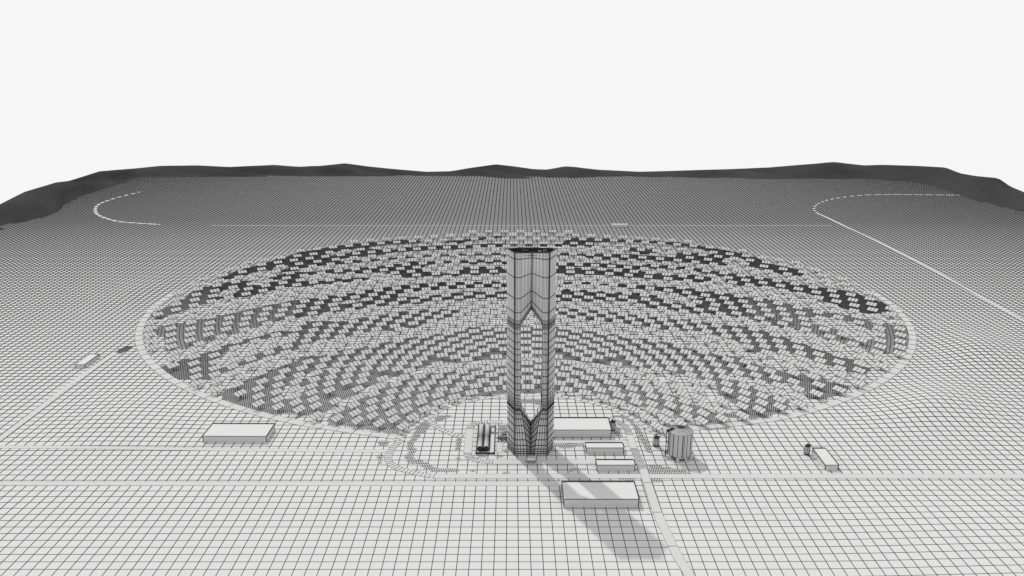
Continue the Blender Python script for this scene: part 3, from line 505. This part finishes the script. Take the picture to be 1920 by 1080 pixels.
    for sx, y in ((-1, -33), (1, -33), (-.62, -36), (.62, -36)):
        m = MB(); m.bar((5.0*sx, y, 0), (5.0*sx, y, 3.0), .22); m.build('canopy_post', M_dark, t)
make_tower()

# ------------------------------------------------------------------ sheds
def shed(x0, x1, y0, y1, h, label, th=1.25, rot=0, grp=None):
    cx, cy = (x0+x1)/2, (y0+y1)/2
    t = empty('storage_shed', (cx, cy, 0), rot); tag(t, label, 'building', grp)
    a, b = (x1-x0)/2, (y1-y0)/2
    m = MB()
    m.add([(-a,-b,0),(a,-b,0),(a,b,0),(-a,b,0),(-a,-b,h-.3),(a,-b,h-.3),(a,b,h-.3),(-a,b,h-.3)], [(0,1,5,4),(1,2,6,5),(2,3,7,6),(3,0,4,7)])
    w = m.build('wall', M_wall, t)
    m = MB()
    for sx in (-1, 1):
        for sy in (-1, 1): m.bar((sx*a, sy*b, 0), (sx*a, sy*b, h-.3), th*.32)
    m.build('corner_trim', M_dark, t)
    m = MB(); e = .25
    m.box(-a-e, a+e, -b-e, b+e, h-.3, h)
    r = m.build('roof', M_roof, t)
    m = MB(); q = th
    m.box(-a-e-.02, a+e+.02, b+e-q*.4, b+e+q*1.3, h-.75, h+.25); m.box(-a-e-q*.3, -a-e+q*.3, -b, b, h-.4, h+.12)
    m.box(a+e-q*.3, a+e+q*.6, -b, b, h-.4, h+.12); m.box(-a-e, a+e, -b-e-.05, -b-e+q*.6, h-.25, h+.06)
    m.build('roof_trim', M_dark, t)
    return t
shed(47.2, 115.3, 645.7, 676.0, 8.0, 'large flat-roofed white shed crossed by the tower shadow, nearest the camera')
shed(84.0, 121.6, 711.4, 721.6, 6.5, 'narrow white shed behind the near road, left of the curved road')
shed(76.7, 115.3, 747.8, 758.5, 6.3, 'narrow white shed midway between the large sheds right of the tower')
shed(38.0, 106.6, 783.8, 812.7, 8.8, 'wide white shed partly hidden behind the right side of the tower')
shed(-328.4, -261.1, 772.7, 802.1, 6.9, 'long white shed alone at the lower left beside the perimeter road', rot=-.008)
shed(310.8, 323.5, 713.0, 747.6, 5.6, 'slim white shed standing end-on far right beside a small tank')
shed(-573.7, -561.8, 982.2, 1020, 4.8, 'small slim white shed beside the long road at the far left')
shed(236.1, 275.5, 1871.7, 1883, 6.2, 'tiny distant shed on the far road behind the field', th=1.0)

# ------------------------------------------------------------------ storage tank
def big_tank():
    cx, cy = 172.1, 743.3
    t = empty('storage_tank', (cx, cy, 0)); tag(t, 'large upright ribbed storage tank on concrete feet with tall side pipe', 'tank')
    r = 12.3; zb, zt = 3.6, 28.3; n = 48
    m = MB(); vs = []; fs = []
    prof = []
    for i in range(n):
        a = 2*PI*i/n; rr = r*(1+.010*(i % 3-1)); prof.append((rr*math.cos(a), rr*math.sin(a)))
    vs = [(x, y, zb) for x, y in prof]+[(x, y, zt) for x, y in prof]
    fs = [(i, (i+1) % n, n+(i+1) % n, n+i) for i in range(n)]+[tuple(range(n-1, -1, -1))]
    m.add(vs, fs); b_ = m.build('tank_wall', M_tank, t)
    m = MB()
    random.seed(3)
    for i in range(0, n, 3):
        x, y = prof[i]
        m.bar((x*1.005, y*1.005, zb), (x*1.005, y*1.005, zt), .42 if i % 2 == 0 else .26, 5)
        if i % 12 == 0:
            x, y = prof[(i+1) % n]; m.bar((x*1.005, y*1.005, zb), (x*1.005, y*1.005, zt), .2, 5)
    m.build('rib', M_dark, t)['kind'] = 'stuff'
    # cone roof as rings of small plates
    rings = [(1.0, zt), (.86, zt+.9), (.72, zt+1.7), (.58, zt+2.4), (.44, zt+3.0), (.3, zt+3.4), (.12, zt+3.7), (.02, zt+3.8)]
    ns = 32
    vs = [(r*k*math.cos(2*PI*i/ns), r*k*math.sin(2*PI*i/ns), z) for k, z in rings for i in range(ns)]
    fs = [(j*ns+i, j*ns+(i+1) % ns, (j+1)*ns+(i+1) % ns, (j+1)*ns+i) for j in range(len(rings)-1) for i in range(ns)]
    m = MB(); m.add(vs, fs); ro = m.build('roof', M_tank, t); wired(ro, .4)
    m = MB(); m.bar((0, 0, zt+2.9), (0, 0, zt+4.0), r*.36, 24, r2=r*.15); m.build('roof_hatch', M_dark, t)
    for sx, sy in ((-.35, -1), (.35, -1), (-1, -.35), (1, -.35), (-1, .5), (1, .5), (0, 1)):
        m = MB(); x, y = sx*r*.98, sy*r*.98
        m.box(x-1.1, x+1.1, y-2.6, y+2.6, 0, 3.5) if abs(sy) == 1 else m.box(x-2.8, x+2.8, y-1.3, y+1.3, 0, 2.4)
        f_ = m.build('footing', M_wall, t); wired(f_, .3)
    m = MB(); m.box(-4.2, 4.2, -r*.98, -r*.9, 2.2, 3.4); m.box(-r*.6, r*.6, -1, 1, .5, 3.4); wired(m.build('base_beam', M_wall, t), .3)
    m = MB(); px = -r-2.6
    m.bar((px, -3, 0), (px, -3, zt+3), .42); m.bar((px, -3, 7.0), (-r, -3, 7.0), .5); m.bar((px-3.5, -3, 6.6), (px, -3, 6.6), .35)
    m.bar((px, -3, 1.6), (px, -3, 0), .8); m.bar((px, -3, zt+1.5), (-r*.72, -1, zt+1.5), .9); m.bar((px, -3, zt-.5), (-r, -2, zt+.3), .45)
    m.bar((-r-.5, -4, 7.0), (-r-.5, -4, zt), .25); m.box(-r*.85, -r*.5, -2.2, 1.5, zt+.6, zt+2.6)
    m.build('side_pipe', M_dark, t)
big_tank()
def small_tank(cx, cy, r, label):
    t = empty('water_tank', (cx, cy, 0)); tag(t, label, 'tank', 'small upright tanks beside the sheds')
    h = 10.2; n = 12
    m = MB(); m.bar((0, 0, 1.3), (0, 0, h), r, n); m.build('tank_wall', M_tank, t)
    m = MB()
    for i in range(n):
        a = 2*PI*(i+.3)/n; m.bar((r*math.cos(a), r*math.sin(a), 1.3), (r*math.cos(a), r*math.sin(a), h), .16 if i % 2 else .26, 4)
    m.bar((0, 0, 1.0), (0, 0, 2.0), r+.22, n)
    m.bar((0, 0, h-.5), (0, 0, h+.3), r+.22, n); m.build('band', M_dark, t)
    m = MB(); m.bar((0, 0, h+.3), (0, 0, h+2.2), r+.1, n, r2=.5); m.bar((0, 0, h+2.2), (0, 0, h+2.9), .35)
    m.bar((r*.6, 0, h+1.2), (r*1.6, .5, h+.9), .35); m.build('roof', M_dark, t)
    for i in range(4):
        a = PI/4+PI/2*i; m = MB(); m.bar((r*.9*math.cos(a), r*.9*math.sin(a), 0), (r*.9*math.cos(a), r*.9*math.sin(a), 1.4), .35); m.build('leg', M_dark, t)
    m = MB(); m.bar((-r-.8, 0, 0), (-r-.8, 0, h-1), .14); m.bar((-r-.8, 0, h-1), (-r, 0, h-1), .14); m.bar((-r-1.0, 0, 2.0), (-r, 0, 2.0), .3); m.build('pipe', M_dark, t)
small_tank(110.2, 800.8, 2.75, 'small upright dark-topped tank at the corner of the wide shed')
small_tank(151.9, 763.8, 2.95, 'small upright dark-topped tank left of the large storage tank')
small_tank(304.0, 745, 2.5, 'small upright dark-topped tank beside the end-on shed far right')

# ------------------------------------------------------------------ twin horizontal tanks on a skid
def twin_tanks():
    cx, cy = -27.8, 777.0
    t = empty('twin_tank_skid', (cx, cy, 0)); tag(t, 'two long horizontal cylinders lying side by side in a framed skid', 'tanks')
    m = MB(); m.box(-9.3, 9.3, -30.5, 30.5, .25, .8); m.build('deck', M_wall, t)
    m = MB()
    for x in (-9.3, 9.3): m.box(x-.35, x+.35, -30.7, 30.7, .2, 1.6)
    for y in (-30.6, 30.6): m.box(-9.6, 9.6, y-.35, y+.35, .2, 1.6)
    for x in (-9.3, 9.3):
        for y in (-30.6, 30.6): m.box(x-.7, x+.7, y-.8, y+.8, 0, 2.2)
    m.build('skid_frame', M_dark, t)
    for x in (-5.7, .9):
        m = MB(); n = 28; rr = 2.75; zc = 4.2; ys = [-27+i*(54/40) for i in range(41)]
        vs = [(x+rr*math.cos(2*PI*i/n), y, zc+rr*math.sin(2*PI*i/n)) for y in ys for i in range(n)]
        fs = [(j*n+i, (j+1)*n+i, (j+1)*n+(i+1) % n, j*n+(i+1) % n) for j in range(40) for i in range(n)]
        m.add(vs, fs); b_ = m.build('cylinder_shell', M_shell, t, True)
        for y0, s in ((-27, -1), (27, 1)):
            m = MB(); pr_ = [(0, 1.02), (1.0, 1.0), (1.9, .85), (2.5, .55), (2.8, .02)]
            vs = [(x+rr*k*math.cos(2*PI*i/n), y0+s*(d-.6), zc+rr*k*math.sin(2*PI*i/n)) for d, k in pr_ for i in range(n)]
            m.add(vs, [(j*n+i, j*n+(i+1) % n, (j+1)*n+(i+1) % n, (j+1)*n+i) for j in range(4) for i in range(n)]); m.build('end_cap', M_dark, t)
        m = MB()
        for y in (-20, -7, 7, 20): m.box(x-2.4, x+2.4, y-.5, y+.5, .8, 3.0)
        m.build('saddle', M_dark, t)
        m = MB(); m.bar((x, 28, 6), (x, 28, 9.5), .3); m.build('vent_pipe', M_dark, t)
    m = MB(); m.box(-2.9, -1.9, -27, 27, .8, 5.2); m.bar((4.2, -26, 2), (4.2, 27, 2), .5); m.bar((-8.8, -26, 2.2), (-8.8, 26, 2.2), .3)
    for y in range(-26, 27, 4): m.bar((-5.5, y, 6.2), (.9, y, 6.2), .12)
    m.build('pipe_rack', M_dark, t)
    m = MB(); m.box(5.4, 8.6, 16, 22, .8, 2.2); m.bar((4, 15, 2), (12.0, 14, 2), .6); m.bar((4, 26, 2.8), (9.4, 26, 2.8), .7); wired(m.build('pump_unit', M_wall, t), .25)
def shell_material():
    m, nt, b = new_mat('shell_gradient')
    X, Y, Z = xyz(nt)
    # smooth grey for lines crowding at mid length, also darker towards both flanks
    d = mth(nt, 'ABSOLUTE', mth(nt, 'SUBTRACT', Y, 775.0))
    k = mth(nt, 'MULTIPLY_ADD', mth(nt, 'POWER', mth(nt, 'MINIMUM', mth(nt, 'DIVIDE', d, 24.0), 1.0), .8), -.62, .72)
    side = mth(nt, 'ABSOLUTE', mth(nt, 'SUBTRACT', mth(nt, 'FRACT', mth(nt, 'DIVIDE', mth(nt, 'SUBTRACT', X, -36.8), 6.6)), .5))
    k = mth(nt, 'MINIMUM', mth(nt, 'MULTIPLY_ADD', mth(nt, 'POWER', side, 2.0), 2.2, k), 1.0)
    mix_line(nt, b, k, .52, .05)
    return m
M_shell = shell_material()
twin_tanks()
def vessel():
    t = empty('steam_vessel', (-9.5, 776, 0)); tag(t, 'dark horizontal vessel with pointed end butting against the tower foot', 'vessel')
    m = MB(); m.bar((-3.5, 0, 3.2), (5.5, 0, 3.2), 2.0, 14); wired(m.build('body', M_mid, t), .22)
    m = MB(); m.bar((-3.5, 0, 3.2), (-7.2, 0, 3.2), 1.9, 14, r2=.3); wired(m.build('nose_cone', M_mid, t), .22)
    for x in (-2, 3.5):
        m = MB(); m.box(x-.5, x+.5, -1.6, 1.6, 0, 2); m.build('saddle', M_dark, t)
    m = MB(); m.bar((0, 2, 5), (0, 2, 8), .4); m.bar((0, 2, 8), (5, 6, 8), .4); m.bar((-2, 3, 5), (4, 3, 6), .5); m.build('pipe', M_dark, t)
vessel()

# ------------------------------------------------------------------ camera, light, world
cam = bpy.data.cameras.new('camera'); co = bpy.data.objects.new('camera', cam); COL.objects.link(co)
co.location = (0, 0, CAM_H); co.rotation_euler = (PI/2-math.asin(SP), 0, 0)
cam.sensor_width = 36; cam.lens = FPX/1920*36; cam.clip_start = 5; cam.clip_end = 20000
sc.camera = co
sun = bpy.data.lights.new('sun', 'SUN'); so = bpy.data.objects.new('sun', sun); COL.objects.link(so)
sd = Vector((-.295, .607, .737)).normalized()
so.rotation_euler = sd.to_track_quat('Z', 'Y').to_euler(); sun.energy = 2.2; sun.angle = math.radians(1.2)
sun.color = (1.0, .995, .985)
w = bpy.data.worlds.new('World'); sc.world = w; w.use_nodes = True
bg = w.node_tree.nodes['Background']; bg.inputs[0].default_value = (1, 1, .998, 1); bg.inputs[1].default_value = .925
sc.view_settings.view_transform = 'Standard'; sc.view_settings.look = 'None'; sc.view_settings.exposure = 0
sc.render.engine = 'CYCLES'; sc.cycles.max_bounces = 3; sc.cycles.diffuse_bounces = 3
sc.cycles.use_denoising = False
